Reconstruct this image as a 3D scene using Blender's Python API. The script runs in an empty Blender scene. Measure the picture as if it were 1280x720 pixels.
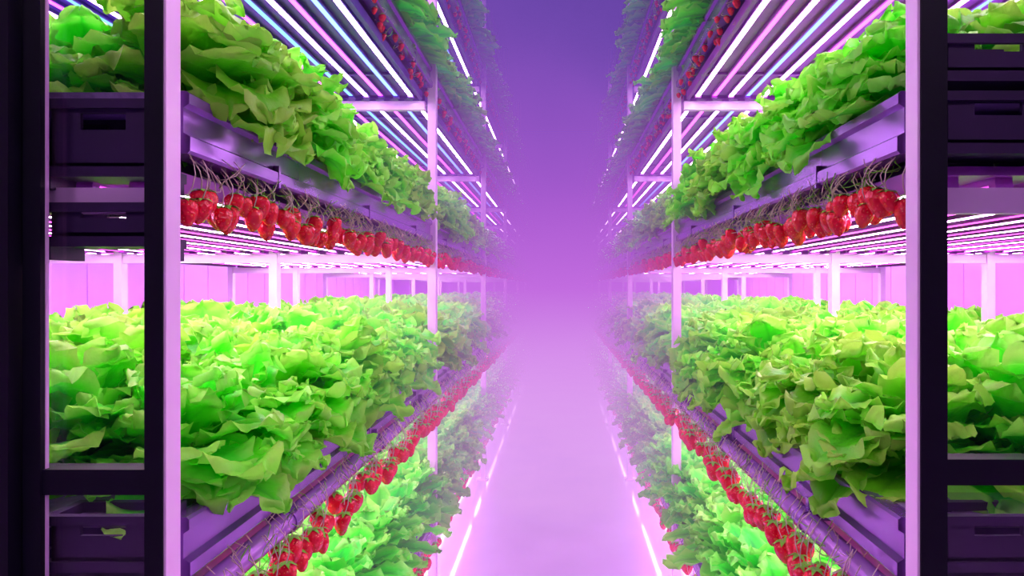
import bpy, math
import numpy as np
from mathutils import Vector
EYE=1.86
WL,WR=0.755,0.690
Y0=1.40; BAY=2.8; NB=6
DEPTH=2.45
LV=[EYE-1.27,EYE-0.47,EYE+0.38,EYE+1.27,EYE+2.14,EYE+3.0]
scene=bpy.context.scene
scene.view_settings.view_transform='Standard'
scene.view_settings.look='None'

# ---------------- mesh builder ----------------
class MB:
    def __init__(s): s.V=[];s.L=[];s.C=[];s.M=[];s.S=[];s.A=[];s.n=0
    def add(s,v,f,m=0,smooth=False,a=None):
        v=np.asarray(v,float).reshape(-1,3); f=np.asarray(f,int)
        s.V.append(v); s.L.append((f+s.n).ravel()); s.C.append(np.full(len(f),f.shape[1]))
        s.M.append(np.full(len(f),m)); s.S.append(np.full(len(f),smooth))
        s.A.append(np.zeros((len(v),4)) if a is None else a); s.n+=len(v)
    def box(s,x0,x1,y0,y1,z0,z1,m=0):
        v=[(x,y,z) for x in(x0,x1) for y in(y0,y1) for z in(z0,z1)]
        f=[(0,1,3,2),(4,6,7,5),(0,4,5,1),(2,3,7,6),(0,2,6,4),(1,5,7,3)]
        s.add(v,f,m)
    def extr(s,prof,y0,y1,m=0):
        n=len(prof); v=[(p[0],y0,p[1]) for p in prof]+[(p[0],y1,p[1]) for p in prof]
        s.add(v,[(i,(i+1)%n,n+(i+1)%n,n+i) for i in range(n)],m)
        s.add(v[:n],[tuple(range(n))],m); s.add(v[n:],[tuple(range(n-1,-1,-1))],m)
    def tube(s,P,r,k=6,m=0,a=None):
        P=np.asarray(P,float); n=len(P)
        T=np.gradient(P,axis=0); T/=np.linalg.norm(T,axis=1)[:,None]+1e-9
        up=np.array([0,0,1.]) if abs(T[0,2])<.9 else np.array([1.,0,0])
        A=np.cross(T,up); A/=np.linalg.norm(A,axis=1)[:,None]+1e-9
        Bn=np.cross(T,A); r=np.broadcast_to(r,(n,))
        th=np.arange(k)*2*np.pi/k
        v=P[:,None]+r[:,None,None]*(np.cos(th)[None,:,None]*A[:,None]+np.sin(th)[None,:,None]*Bn[:,None])
        i=np.arange(n-1)[:,None]*k; j=np.arange(k)[None]; j2=(j+1)%k
        f=np.stack([i+j,i+j2,i+k+j2,i+k+j],-1).reshape(-1,4)
        s.add(v.reshape(-1,3),f,m,True,a)
        s.add(v[0],[tuple(range(k))],m); s.add(v[-1],[tuple(range(k-1,-1,-1))],m)
    def mesh(s,name,mats):
        me=bpy.data.meshes.new(name)
        V=np.concatenate(s.V);L=np.concatenate(s.L);C=np.concatenate(s.C)
        me.vertices.add(len(V)); me.vertices.foreach_set('co',V.astype('f').ravel())
        me.loops.add(len(L)); me.loops.foreach_set('vertex_index',L.astype('i'))
        me.polygons.add(len(C)); st=np.concatenate([[0],np.cumsum(C)[:-1]])
        me.polygons.foreach_set('loop_start',st.astype('i'))
        me.polygons.foreach_set('material_index',np.concatenate(s.M).astype('i'))
        me.update(calc_edges=True)
        me.polygons.foreach_set('use_smooth',np.concatenate(s.S))
        at=me.attributes.new('tint','FLOAT_COLOR','POINT'); at.data.foreach_set('color',np.concatenate(s.A).astype('f').ravel())
        for m in mats: me.materials.append(m)
        me.validate(); return me
def obj(name,me,loc=(0,0,0),rz=0,parent=None):
    o=bpy.data.objects.new(name,me); scene.collection.objects.link(o)
    o.location=loc; o.rotation_euler=(0,0,rz); o.parent=parent; return o

# ---------------- materials ----------------
def newmat(n):
    m=bpy.data.materials.new(n); m.use_nodes=True; nt=m.node_tree; nt.nodes.clear()
    out=nt.nodes.new('ShaderNodeOutputMaterial'); return m,nt,out
def pbr(n,col,rough=.5,metal=0,var=.15,scale=8,bump=0,spec=.5):
    m,nt,out=newmat(n); N=nt.nodes; K=nt.links
    p=N.new('ShaderNodeBsdfPrincipled'); K.new(p.outputs[0],out.inputs[0])
    tc=N.new('ShaderNodeTexCoord'); no=N.new('ShaderNodeTexNoise'); no.inputs['Scale'].default_value=scale; no.inputs['Detail'].default_value=4
    K.new(tc.outputs['Object'],no.inputs['Vector'])
    mx=N.new('ShaderNodeMix'); mx.data_type='RGBA'
    K.new(no.outputs[0],mx.inputs[0])
    mx.inputs[6].default_value=(*[c*(1-var) for c in col],1); mx.inputs[7].default_value=(*[min(1,c*(1+var)) for c in col],1)
    K.new(mx.outputs[2],p.inputs['Base Color'])
    p.inputs['Roughness'].default_value=rough; p.inputs['Metallic'].default_value=metal
    p.inputs['Specular IOR Level'].default_value=spec
    if bump:
        b=N.new('ShaderNodeBump'); b.inputs['Strength'].default_value=bump; b.inputs['Distance'].default_value=.01
        K.new(no.outputs[0],b.inputs['Height']); K.new(b.outputs[0],p.inputs['Normal'])
    return m
def emis(n,col,st):
    m,nt,out=newmat(n); e=nt.nodes.new('ShaderNodeEmission'); e.inputs[0].default_value=(*col,1); e.inputs[1].default_value=st
    nt.links.new(e.outputs[0],out.inputs[0]); return m
def leafmat(n,c_vein,c_inner_shade,c_mid,c_edge):
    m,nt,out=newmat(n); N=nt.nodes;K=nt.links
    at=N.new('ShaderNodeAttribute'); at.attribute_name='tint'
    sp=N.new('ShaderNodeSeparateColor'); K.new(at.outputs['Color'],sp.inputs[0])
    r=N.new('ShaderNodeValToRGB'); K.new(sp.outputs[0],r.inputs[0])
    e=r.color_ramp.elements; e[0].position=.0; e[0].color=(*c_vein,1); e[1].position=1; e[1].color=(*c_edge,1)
    k=e.new(.22); k.color=(*c_inner_shade,1)  # dark stop paints the shade inside the heads into the leaf colour
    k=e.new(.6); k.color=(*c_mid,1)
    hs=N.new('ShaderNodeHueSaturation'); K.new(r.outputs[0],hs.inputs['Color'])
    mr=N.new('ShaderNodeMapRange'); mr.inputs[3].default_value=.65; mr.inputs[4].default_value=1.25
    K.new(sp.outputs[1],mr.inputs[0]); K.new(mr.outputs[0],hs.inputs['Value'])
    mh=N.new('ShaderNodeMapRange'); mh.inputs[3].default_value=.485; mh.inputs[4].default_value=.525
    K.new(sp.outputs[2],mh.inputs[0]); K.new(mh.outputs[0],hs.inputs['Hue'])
    tc=N.new('ShaderNodeTexCoord'); vo=N.new('ShaderNodeTexNoise'); vo.inputs['Scale'].default_value=75; vo.inputs['Detail'].default_value=2
    K.new(tc.outputs['Object'],vo.inputs['Vector'])
    b=N.new('ShaderNodeBump'); b.inputs['Strength'].default_value=.45; b.inputs['Distance'].default_value=.007
    K.new(vo.outputs[0],b.inputs['Height'])
    p=N.new('ShaderNodeBsdfPrincipled'); p.inputs['Roughness'].default_value=.36; p.inputs['Specular IOR Level'].default_value=.28
    K.new(hs.outputs[0],p.inputs['Base Color']); K.new(b.outputs[0],p.inputs['Normal'])
    t=N.new('ShaderNodeBsdfTranslucent'); K.new(hs.outputs[0],t.inputs[0])
    mx=N.new('ShaderNodeMixShader'); mx.inputs[0].default_value=.40; K.new(p.outputs[0],mx.inputs[1]); K.new(t.outputs[0],mx.inputs[2])
    K.new(mx.outputs[0],out.inputs[0]); return m
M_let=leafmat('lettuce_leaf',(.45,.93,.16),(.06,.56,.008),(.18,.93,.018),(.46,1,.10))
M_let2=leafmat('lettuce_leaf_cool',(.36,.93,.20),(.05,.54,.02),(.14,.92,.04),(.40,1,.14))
M_steel=pbr('painted_steel_lilac',(.86,.58,.93),.35,0.1)
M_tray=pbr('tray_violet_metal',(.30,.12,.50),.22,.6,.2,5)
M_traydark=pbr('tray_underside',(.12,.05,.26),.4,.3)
M_pipe=pbr('irrigation_pipe_violet',(.44,.18,.64),.18,.4)
M_house=pbr('led_housing_blue_violet',(.09,.04,.38),.4,.1)
M_house2=pbr('led_housing_magenta_violet',(.34,.06,.48),.4,.1)
M_black=pbr('black_frame_steel',(.006,.005,.014),.45,.0,.3,20,spec=.2)
M_jamb=pbr('jamb_pink_white',(.92,.60,.94),.4,0,.03,6)
M_crate=pbr('crate_plastic',(.040,.018,.075),.5,0,.2,15)
M_berryC=pbr('calyx_green',(.25,.7,.06),.5)
M_stem=pbr('strawberry_stem',(.62,.48,.42),.5,0,.3,30)
M_soil=pbr('net_pot_root_mat',(.30,.20,.45),.8,0,.5,40,bump=.6)
M_wall=pbr('wall_purple_panel',(.85,.42,.95),.5,0,.06,2)
M_ceil=pbr('ceiling_dark',(.05,.04,.14),.7)
ledW=emis('led_strip_white_pink',(1,.64,1),44)
ledM=emis('led_strip_magenta',(1,.08,.80),6)
ledB=emis('led_strip_blue',(.16,.28,1),4.5)
ledC=emis('led_strip_cyan',(.22,.55,1),2.2)
def strawmat():
    m,nt,out=newmat('strawberry_red'); N=nt.nodes;K=nt.links
    p=N.new('ShaderNodeBsdfPrincipled'); K.new(p.outputs[0],out.inputs[0])
    tc=N.new('ShaderNodeTexCoord'); v=N.new('ShaderNodeTexVoronoi'); v.inputs['Scale'].default_value=130
    K.new(tc.outputs['Object'],v.inputs['Vector'])
    r=N.new('ShaderNodeValToRGB'); K.new(v.outputs['Distance'],r.inputs[0])
    e=r.color_ramp.elements; e[0].position=.12; e[0].color=(.9,.28,.12,1); e[1].position=.22; e[1].color=(.82,.004,.03,1)
    K.new(r.outputs[0],p.inputs['Base Color']); p.inputs['Roughness'].default_value=.2
    b=N.new('ShaderNodeBump'); b.inputs['Strength'].default_value=.5; b.inputs['Distance'].default_value=.004
    K.new(v.outputs['Distance'],b.inputs['Height']); K.new(b.outputs[0],p.inputs['Normal'])
    return m
M_berry=strawmat()
def glassmat():
    m,nt,out=newmat('clear_pane'); N=nt.nodes;K=nt.links
    t=N.new('ShaderNodeBsdfTransparent'); t.inputs[0].default_value=(.96,.93,.98,1)
    g=N.new('ShaderNodeBsdfGlossy'); g.inputs['Roughness'].default_value=.03
    x=N.new('ShaderNodeMixShader'); x.inputs[0].default_value=.04
    K.new(t.outputs[0],x.inputs[1]);K.new(g.outputs[0],x.inputs[2]);K.new(x.outputs[0],out.inputs[0]); return m
M_glass=glassmat()
def floormat():
    m,nt,out=newmat('polished_epoxy_floor'); N=nt.nodes;K=nt.links
    p=N.new('ShaderNodeBsdfPrincipled'); K.new(p.outputs[0],out.inputs[0])
    tc=N.new('ShaderNodeTexCoord'); n=N.new('ShaderNodeTexNoise'); n.inputs['Scale'].default_value=1.5; n.inputs['Detail'].default_value=5
    K.new(tc.outputs['Object'],n.inputs['Vector'])
    r=N.new('ShaderNodeValToRGB'); K.new(n.outputs[0],r.inputs[0]); e=r.color_ramp.elements
    e[0].color=(.44,.30,.58,1); e[1].color=(.62,.46,.76,1); K.new(r.outputs[0],p.inputs['Base Color'])
    p.inputs['Roughness'].default_value=.09; return m
M_floor=floormat()

# ---------------- lettuce ----------------
def leaf(mb,cx,cy,cz,L,Wd,phi,lean,curl,ruf,nu,nt,m,rg,f=1.,hv=.5):
    t=(1-(1-np.linspace(0,1,nt))**1.35)[:,None]; u=np.linspace(-1,1,nu)[None]
    th=lean+curl*t**1.5
    dts=np.diff(t,axis=0,prepend=0)
    R=np.cumsum(np.sin(th)*L*dts,0); Z=np.cumsum(np.cos(th)*L*dts,0)
    s=np.clip(t/.55,0,1); s=s*s*(3-2*s)
    w=Wd*(.14+.86*s)*np.sqrt(np.clip(1-np.clip((t-.58)/.42,0,1)**2.4,0.0,1)+.004)
    p=rg.uniform(0,6.28,6)
    e=np.abs(u)**2.6; sg=np.sign(u); rim=np.clip(e+np.clip((t-.65)/.35,0,1)**2,0,1)
    arc=sg*(3.2*f*(t*2.6))+u*1.2*f
    d=ruf*( rim*t**.35*(np.sin(2.6*arc+p[0])+.5*np.sin(5.3*arc+p[1]))+ .30*np.sin(9*t+p[3])*np.sin(4*u+p[2])*t )
    d=d+Wd*.40*(u**2)*(1-.9*t)
    w=w*(1+.06*np.sin(17*f*t+p[4])+.04*np.sin(29*f*t+p[5])*sg)
    side=u*w
    tl=.05*L*rim*np.sin(6*u*f+p[5])*t**4
    r=R-d*np.cos(th)+tl*np.sin(th)+0*u; z=Z+d*np.sin(th)+tl*np.cos(th)+0*u
    c,sn=math.cos(phi),math.sin(phi)
    x=cx+r*c-side*sn; y=cy+r*sn+side*c
    V=np.stack([x,y,z+cz],-1).reshape(-1,3)
    i=np.arange(nt-1)[:,None]*nu; j=np.arange(nu-1)[None]
    F=np.stack([i+j,i+j+1,i+nu+j+1,i+nu+j],-1).reshape(-1,4)
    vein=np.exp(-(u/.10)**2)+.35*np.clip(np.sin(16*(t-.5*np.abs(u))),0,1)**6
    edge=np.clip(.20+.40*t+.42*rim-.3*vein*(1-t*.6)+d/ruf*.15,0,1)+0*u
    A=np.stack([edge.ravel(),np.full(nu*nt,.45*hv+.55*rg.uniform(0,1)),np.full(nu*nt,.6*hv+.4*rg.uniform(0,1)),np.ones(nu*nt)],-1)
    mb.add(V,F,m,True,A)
RES=[(7,7),(9,10),(19,21)]
def head(mb,cx,cy,cz,R,H,q,rg,m=0,droop=0,frill=1.,nl=None):
    nu,nt=RES[q]; nl=nl or [14,20,30][q]; hv=rg.uniform(0,1)
    for k in range(nl):
        a=k/nl; phi=k*2.399+rg.uniform(-.25,.25)
        lean=math.radians(78-70*a+rg.uniform(-8,8)); curl=math.radians(rg.uniform(20,70)*(1-.4*a))
        L=H*(.95-.27*a)*rg.uniform(.82,1.12); Wd=R*rg.uniform(.42,.60)*(1.0-.2*a)
        leaf(mb,cx+.015*math.cos(phi),cy+.015*math.sin(phi),cz+H*.38*a,L,Wd,phi,lean,curl,R*.075*rg.uniform(.8,1.5),nu,nt,m,rg,frill,hv)
    if droop:
        for k in range(int([4,6,9][q]*min(1,droop))):
            phi=rg.uniform(-1.15,1.15); L=H*rg.uniform(.68,1.0)*(.8+.2*droop)
            leaf(mb,cx+.02,cy,cz+H*rg.uniform(.05,.45),L,R*rg.uniform(.44,.64),phi,math.radians(rg.uniform(45,80)),math.radians(rg.uniform(60,100)),R*.08,nu,nt,m,rg,frill,hv)
def bed(name,rows,q,R,H,sp,mat,frill=1.,seed=0,x0=-.15,hj=.12,mg=0,droop=1.,edge_q=4):
    rg=np.random.default_rng(seed); mb=MB(); ny=int((BAY-2*mg)/sp)
    for i in range(rows):
        for j in range(ny):
            y=-BAY/2+mg+(j+.5)*(BAY-2*mg)/ny+rg.uniform(-.03,.03); x=x0-i*sp*.95+rg.uniform(-.02,.02)
            qq=q if i<edge_q else max(0,q-1)
            s=rg.uniform(1-hj,1+hj)
            head(mb,x,y,.0,R*s,H*s,qq,rg,0,droop if i==0 else 0,frill)
    return mb.mesh(name,[mat])
bed_L=bed('lettuce_bed_hi',9,2,.20,.32,.265,M_let,1.1,1,mg=.16,hj=.17,edge_q=3)
bed_R=bed('lettuce_bed_hi_r',9,2,.195,.315,.26,M_let,1.1,31,x0=-.17,mg=.19,hj=.15,edge_q=3,droop=.9)
bed_lo=bed('lettuce_bed_lo',9,1,.19,.31,.26,M_let,1.0,2,hj=.17)
row_hi=bed('lettuce_row_hi',3,2,.17,.27,.21,M_let,1.15,3,mg=.17,edge_q=2,x0=-.13,hj=.16)
row_hi2=bed('lettuce_row_hi2',3,2,.17,.27,.21,M_let,1.15,13,mg=.17,edge_q=2,x0=-.13,hj=.16)
row_lo=bed('lettuce_row_lo',2,1,.16,.25,.20,M_let2,1.1,4,x0=-.12,droop=0)
row_up=bed('lettuce_row_up',2,1,.16,.26,.18,M_let2,1.2,44,x0=-.07,droop=0)
cur_hi=bed('lettuce_curly_hi',3,2,.16,.29,.19,M_let2,1.5,5,x0=-.11,edge_q=2,droop=0)
cur_lo=bed('lettuce_curly_lo',3,1,.165,.29,.21,M_let2,1.2,6,x0=-.11,droop=0)

# ---------------- strawberries ----------------
def berry(mb,x,y,z,s,rg,k=9):
    pr=[(0.0,-.5),(.13,-.46),(.27,-.32),(.38,-.12),(.44,.08),(.43,.25),(.33,.38),(.12,.43),(0,.40)]
    th=np.arange(k)*2*np.pi/k; tx,ty=rg.uniform(-.25,.25,2); sx=rg.uniform(.9,1.15)
    P=np.array([[ (r*sx*math.cos(a)+tx*h, r*math.sin(a)+ty*h, h) for a in th] for r,h in pr])
    V=P*s*np.array([1,1,1.15])+np.array([x,y,z]); n=len(pr)
    i=np.arange(n-1)[:,None]*k; j=np.arange(k)[None]
    F=np.stack([i+j,i+(j+1)%k,i+k+(j+1)%k,i+k+j],-1).reshape(-1,4); mb.add(V.reshape(-1,3),F,0,True)
    top=np.array([x+tx*.45*s,y+ty*.45*s,z+.5*s])
    for a in np.arange(6)*1.047+rg.uniform(0,1):
        d=np.array([math.cos(a),math.sin(a),0]); e=np.array([-d[1],d[0],0])
        v=[top+e*.06*s,top-e*.06*s,top+d*.25*s-e*.1*s+[0,0,.03*s],top+d*.25*s+e*.1*s+[0,0,.03*s],top+d*.52*s-[0,0,.12*s]]
        mb.add(v[:4],[(0,1,2,3)],1); mb.add(v[2:],[(0,2,1)],1)
    return top
def berries(name,dens,seed,k=9,zb=-.235,s0=.05,s1=.066,xo=0.,str_n=1.3):
    rg=np.random.default_rng(seed); mb=MB(); n=int(BAY/dens)
    for i in range(n):
        y=-BAY/2+.03+(i+.5)*(BAY-.06)/n+rg.uniform(-.01,.01); x=xo+rg.uniform(-.025,.035); s=rg.uniform(s0,s1)
        z=zb+rg.uniform(-.025,.025)
        tp=berry(mb,x,y,z,s,rg,k)
        q=np.array([x-.02+rg.uniform(-.02,.02),y+rg.uniform(-.04,.04),-.105])
        tt=np.linspace(0,1,5)[:,None]; P=tp*(1-tt)+q*tt; P[:,0]+=.02*np.sin(tt[:,0]*3.14); P[:,1]+=rg.uniform(-.02,.02)*np.sin(tt[:,0]*3.14)
        mb.tube(P,.0014,4,2)
    for i in range(int(n*str_n)):
        y=rg.uniform(-BAY/2+.1,BAY/2-.1); x=xo+rg.uniform(-.04,.03); dy=rg.uniform(-.07,.07); l=rg.uniform(.03,.08)
        tt=np.linspace(0,1,6)
        P=np.stack([x+.02*np.sin(tt*5+i),y+dy*tt+.008*np.sin(tt*9+i),-.10-l*np.sin(tt*2.2)],-1)
        mb.tube(P,.0013,3,2 if i%3 else 1)
    return mb.mesh(name,[M_berry,M_berryC,M_stem])
b_hi=berries('strawberries_hi',.028,11,12,-.205,.044,.060); b_mid=berries('strawberries_mid',.033,21,10,-.238,.048,.064,.055)
b_lo=berries('strawberries_lo',.040,12,7,-.210,.046,.060); b_up=berries('strawberries_up',.07,15,7,-.142,.026,.034,-.02,.3)

# ---------------- LED panels ----------------
def ledpanel(name,pat,house,sp=.11):
    mb=MB(); h=BAY/2
    mb.box(-DEPTH+.05,-.04,-h+.04,h-.04,.0,.018,0)
    for x in (-DEPTH+.05,-.06): mb.box(x,x+.02,-h+.04,h-.04,-.025,0,0)
    n=int((DEPTH-.18)/sp)
    for i in range(n):
        x=-.10-i*sp
        mb.box(x-.018,x+.018,-h+.06,h-.06,-.014,0,0)
        mb.add([(x-.011,-h+.08,-.0155),(x-.011,h-.08,-.0155),(x+.011,h-.08,-.0155),(x+.011,-h+.08,-.0155)],[(0,1,2,3)],1+pat[i%len(pat)])
        for y in(-h+.07,h-.07): mb.box(x-.018,x+.018,y-.012,y+.012,-.024,-.014,0)
    for y in (-.93,.93): mb.box(-DEPTH+.05,-.06,y-.012,y+.012,-.013,.0,0)
    return mb.mesh(name,[house,ledW,ledM,ledB,ledC])
lp_mix=ledpanel('led_mix',[0,2,1,0,3,1,0,2],M_house,.085)
lp_pink2=ledpanel('led_pink_upper',[0,1,0,2,0,1],M_house2,.095)
lp_pink=ledpanel('led_pink',[0,1,0,1],M_house2)

# ---------------- structure per side ----------------
lip=[(-.04,-.112),(.012,-.112),(.018,-.106),(.018,-.078),(.004,-.070),(.004,-.020),(.016,-.012),(.016,.008),(.010,.013),(-.02,.013),(-.02,.0),(-.04,.0)]
def rack(name,W,sg):
    mb=MB(); ye=Y0+BAY*NB
    def bx(a,b,*r):
        xs=sorted((sg*(W-a),sg*(W-b))); mb.box(xs[0],xs[1],*r)
    top=LV[-1]+.25
    for k in range(NB+1):
        y=Y0+k*BAY
        for x in (0,-.92,-1.82,-DEPTH):
            dy=.03
            if k==0 and x==0: bx(x-.05,x-.012,y,y+.05,0,top,0)
            else: bx(x-.012,x+.035,y-(dy if k else 0),y+dy,0,top,0)
            bx(x-.05,x+.06,y-dy-.02 if k else y,y+dy+.02,0,.012,0)
        for z in LV: bx(-DEPTH,-.03,y-.022 if k else y,y+.022,z-.235,z-.185,0)
    for z in LV:
        P=[(sg*(W-p[0]),p[1]+z) for p in lip]
        if sg>0: P=P[::-1]
        for k in range(NB):
            a=Y0+k*BAY+.035; b=a+BAY-.07
            mb.extr(P,a,b,1)
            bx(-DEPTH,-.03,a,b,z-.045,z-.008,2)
            bx(-DEPTH,-.03,a,b,z-.008,z+.010,3)
            bx(-DEPTH-.02,-DEPTH,a,b,z-.1,z+.035,1)
            for yy in np.arange(a+.45,b,.9): bx(-.02,.0195,yy,yy+.012,z-.118,z-.06,1)
        for i in range(3):
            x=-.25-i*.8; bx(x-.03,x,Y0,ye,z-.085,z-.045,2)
    return obj(name,mb.mesh(name,[M_steel,M_tray,M_traydark,M_soil]))
rack('growing_rack',WL,-1)
rack('growing_rack',WR,1)
def pipe(W,sg,z,r,off):
    mb=MB(); x=sg*(W-off); y1=Y0+BAY*NB
    mb.tube([(x,Y0+.03,z),(x,y1,z)],r,20,0)
    for y in np.arange(Y0+.5,y1,.933):
        mb.tube([(x,y,z),(x,y+.05,z)],r*1.14,20,1)
        xs=sorted((x,sg*(W+.03))); mb.box(xs[0],xs[1],y+.015,y+.035,z,z+.06,1)
    obj('irrigation_pipe',mb.mesh('irrigation_pipe',[M_pipe,M_tray]))
for W,sg in((WL,-1),(WR,1)):
    rz=math.pi if sg>0 else 0
    pipe(W,sg,LV[1]-.150,.028,.03); pipe(W,sg,LV[0]-.14,.018,.0)
    for k in range(NB):
        yc=Y0+BAY*(k+.5)
        for li,z in enumerate(LV):
            near=k<1; mid=k<2
            if li==0: me=cur_hi if k in(1,) else cur_lo
            elif li==1: me=(bed_L if sg<0 else bed_R) if near else bed_lo
            elif li==2: me=(row_hi if (k+(sg>0))%2 else row_hi2) if mid else row_lo
            else: me=row_up
            if li<5:
                obj('lettuce_bed',me,(sg*W,yc,z+.01),rz)
                bm={0:b_lo,1:b_mid,2:b_hi if k<2 else b_lo}.get(li,b_up)
                obj('strawberry_row',bm,(sg*(W-.005),yc,z),rz)
            obj('led_grow_light_panel',(lp_mix if sg<0 else lp_pink2) if li>=3 else lp_pink,(sg*W,yc,z-.155),rz)

# ---------------- front partition ----------------
mb=MB(); F0,F1=1.33,1.385
TOP=6.1
def post(x0,x1,m=0,y0=F0,y1=F1): mb.box(x0,x1,y0,y1,0,TOP,m)
post(-.768,-.7345); mb.box(-.7345,-.730,F0+.004,F1,0,TOP,1)
post(.667,.716);  mb.box(.662,.667,F0+.004,F1-.006,0,TOP,1)
post(-.993,-.960,0,F0,F0+.02); mb.box(-.960,-.958,F0+.012,F0+.02,0,TOP,1); post(.965,1.0)
post(-1.45,-.997,0,F0-.03,F1)
mb.box(-1.0,-.768,F0+.005,F1,EYE-.384,EYE-.337,0)
mb.box(.716,1.0,F0+.005,F1,EYE-.366,EYE-.318,0)
for z in (EYE-.90,EYE+.64,EYE+1.5,EYE+2.6,.02):
    mb.box(-1.0,-.768,F0+.005,F1,z,z+.045,0); mb.box(.716,1.0,F0+.005,F1,z,z+.045,0)
mb.box(-1.45,1.45,F0,F1,TOP,TOP+.08,0); post(1.0,1.45,0,F0-.03,F1)
obj('glazed_partition_frame',mb.mesh('glazed_partition_frame',[M_black,M_jamb]))
for x0,x1 in((-.957,-.77),(.718,.963)):
    for z0,z1 in((EYE-.335,EYE+.638),(EYE-.85,EYE-.386)):
        mb=MB(); mb.box(x0,x1,F0+.025,F0+.03,z0,z1); obj('glass_pane',mb.mesh('glass_pane',[M_glass]))
def crate(cx,cy,z,w=.2,d=.30,h=.13):
    mb=MB(); t=.008; x0,x1,y0,y1=-w/2,w/2,-d/2,d/2
    mb.box(x0,x1,y0,y1,0,t)
    for ya,yb in((y0,y0+t),(y1-t,y1)):
        mb.box(x0,x1,ya,yb,0,h*.55); mb.box(x0,x0+w*.28,ya,yb,h*.55,h*.8); mb.box(x1-w*.28,x1,ya,yb,h*.55,h*.8); mb.box(x0,x1,ya,yb,h*.8,h)
    for xa,xb in((x0,x0+t),(x1-t,x1)):
        mb.box(xa,xb,y0,y1,0,h*.55); mb.box(xa,xb,y0,y0+d*.35,h*.55,h*.8); mb.box(xa,xb,y1-d*.35,y1,h*.55,h*.8); mb.box(xa,xb,y0,y1,h*.8,h)
    mb.box(x0-.01,x1+.01,y0-.01,y0,h-.018,h); mb.box(x0-.01,x1+.01,y1,y1+.01,h-.018,h)
    mb.box(x0-.01,x0,y0,y1,h-.018,h); mb.box(x1,x1+.01,y0,y1,h-.018,h)
    obj('storage_crate',mb.mesh('storage_crate',[M_crate]),(cx,cy,z))
def bracket_shelf(x0,x1,z):
    mb=MB(); mb.box(x0,x1,F1+.005,F1+.11,z-.02,z)
    for x in(x0,x1-.02): mb.box(x,x+.02,F1,F1+.1,z-.045,z-.02)
    obj('crate_shelf',mb.mesh('crate_shelf',[M_crate]))
for zz,h in((EYE+.10,.065),(EYE+.235,.13),(EYE-.53,.09),(EYE-.70,.09)):
    bracket_shelf(-1.0,-.775,zz); crate(-.886,F1+.056,zz,.20,.09,h)
for zz,h in((EYE+.28,.10),(EYE+.42,.07),(EYE-.53,.09),(EYE-.70,.09)):
    bracket_shelf(.725,1.0,zz); crate(.85,F1+.056,zz,.21,.09,h)

# ---------------- room ----------------
def plane(name,x0,x1,y0,y1,z0,z1,mat):
    mb=MB(); mb.box(x0,x1,y0,y1,z0,z1); return obj(name,mb.mesh(name,[mat]))
YE=20
plane('floor',-5,5,-4,YE,-.1,0,M_floor)
plane('ceiling',-5,5,-4,YE,6.2,6.3,M_ceil)
for n,s in(('wall_left',-1),('wall_right',1)):
    mb=MB(); xs=sorted((s*4.6,s*4.7)); mb.box(xs[0],xs[1],-4,YE,0,6.2)
    for y in np.arange(1,YE-.6,.6):
        xs=sorted((s*4.59,s*4.6)); mb.box(xs[0],xs[1],y,y+.56,0,6.2)
    obj(n,mb.mesh(n,[M_wall]))
plane('wall_back',-5,5,YE,YE+.1,0,6.2,M_wall)
M_fill=emis('added_fill_diffuser',(1,.72,1),15)
for x in(-1.5,0,1.5):  # added fill lamps behind the camera, brightening the leaf fronts
    mb=MB(); mb.box(x-.17,x+.17,-1.9,-.3,3.82,3.90,0); mb.box(x-.14,x+.14,-1.87,-.33,3.805,3.82,1)
    for y in(-1.6,-.6): mb.tube([(x,y,3.9),(x,y,6.2)],.006,6,0)
    obj('added_fill_light',mb.mesh('added_fill_light',[M_black,M_fill]))

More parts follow.
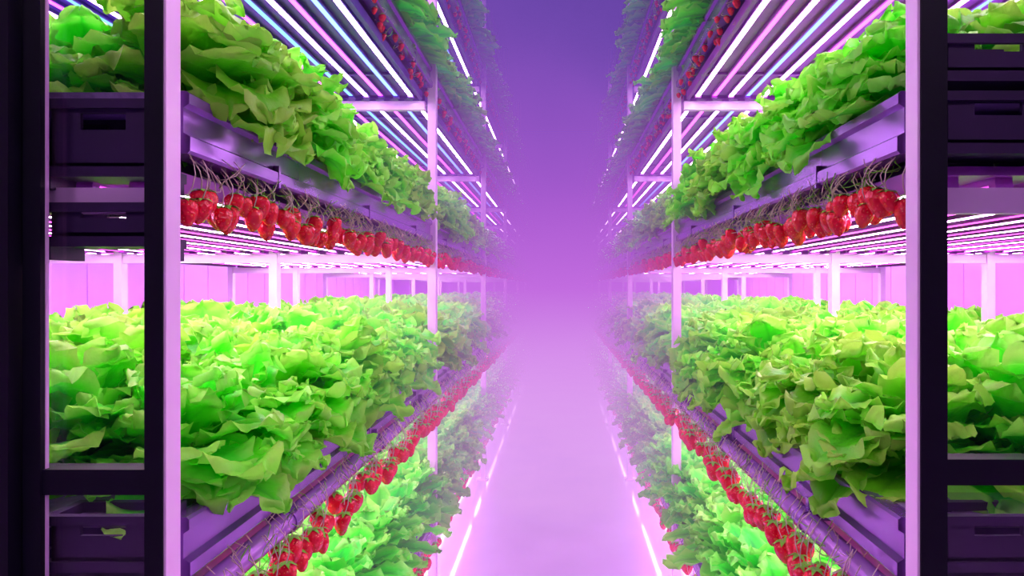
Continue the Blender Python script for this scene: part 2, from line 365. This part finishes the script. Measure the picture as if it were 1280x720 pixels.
# ---------------- self-glowing mist in the aisle ----------------
m,nt,out=newmat('self_glowing_mist'); N=nt.nodes;K=nt.links
def math_(op,a,b=None,clamp=False):
    n=N.new('ShaderNodeMath'); n.operation=op; n.use_clamp=clamp
    for i,v in enumerate((a,b)):
        if v is None: continue
        if isinstance(v,(int,float)): n.inputs[i].default_value=v
        else: K.new(v,n.inputs[i])
    return n.outputs[0]
g=N.new('ShaderNodeNewGeometry'); sx=N.new('ShaderNodeSeparateXYZ'); K.new(g.outputs['Position'],sx.inputs[0])
def mr(v,a,b,c,d,sm=True):
    n=N.new('ShaderNodeMapRange'); n.interpolation_type='SMOOTHSTEP' if sm else 'LINEAR'
    K.new(v,n.inputs[0])
    for i,q in enumerate((a,b,c,d)): n.inputs[i+1].default_value=q
    return n.outputs[0]
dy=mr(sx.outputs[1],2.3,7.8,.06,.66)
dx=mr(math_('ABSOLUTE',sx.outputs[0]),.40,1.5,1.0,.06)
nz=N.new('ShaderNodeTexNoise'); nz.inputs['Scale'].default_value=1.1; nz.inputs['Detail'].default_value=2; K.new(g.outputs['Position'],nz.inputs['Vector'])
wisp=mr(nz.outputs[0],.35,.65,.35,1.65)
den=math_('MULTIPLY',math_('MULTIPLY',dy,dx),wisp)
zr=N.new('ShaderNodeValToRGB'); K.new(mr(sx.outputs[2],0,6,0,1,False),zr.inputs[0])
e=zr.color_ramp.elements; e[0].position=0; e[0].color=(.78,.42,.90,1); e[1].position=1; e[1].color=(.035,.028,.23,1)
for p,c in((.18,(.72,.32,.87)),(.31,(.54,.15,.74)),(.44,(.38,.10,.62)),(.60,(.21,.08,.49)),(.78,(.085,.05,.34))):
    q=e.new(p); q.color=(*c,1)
em=N.new('ShaderNodeEmission'); K.new(zr.outputs[0],em.inputs[0]); K.new(den,em.inputs[1])  # emitted glow, coloured by height, stands in for lamp light scattered in mist
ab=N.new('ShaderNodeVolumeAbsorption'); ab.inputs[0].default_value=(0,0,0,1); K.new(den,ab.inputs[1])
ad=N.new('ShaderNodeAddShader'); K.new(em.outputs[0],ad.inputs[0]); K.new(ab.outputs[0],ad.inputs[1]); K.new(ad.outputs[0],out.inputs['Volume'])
try: m.cycles.volume_step_rate=4.0
except Exception as ex: print('no step rate',ex)
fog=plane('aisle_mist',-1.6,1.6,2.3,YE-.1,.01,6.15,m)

# ---------------- world, camera ----------------
w=bpy.data.worlds.new('world'); scene.world=w; w.use_nodes=True
w.node_tree.nodes['Background'].inputs[0].default_value=(.25,.12,.6,1); w.node_tree.nodes['Background'].inputs[1].default_value=.03
cd=bpy.data.cameras.new('camera'); cam=bpy.data.objects.new('camera',cd); scene.collection.objects.link(cam)
cam.location=(0,0,EYE); cam.rotation_euler=(math.pi/2,0,0); cd.sensor_width=36; cd.lens=36*900/1280; cd.shift_x=-60/1280; cd.clip_start=.02
scene.camera=cam
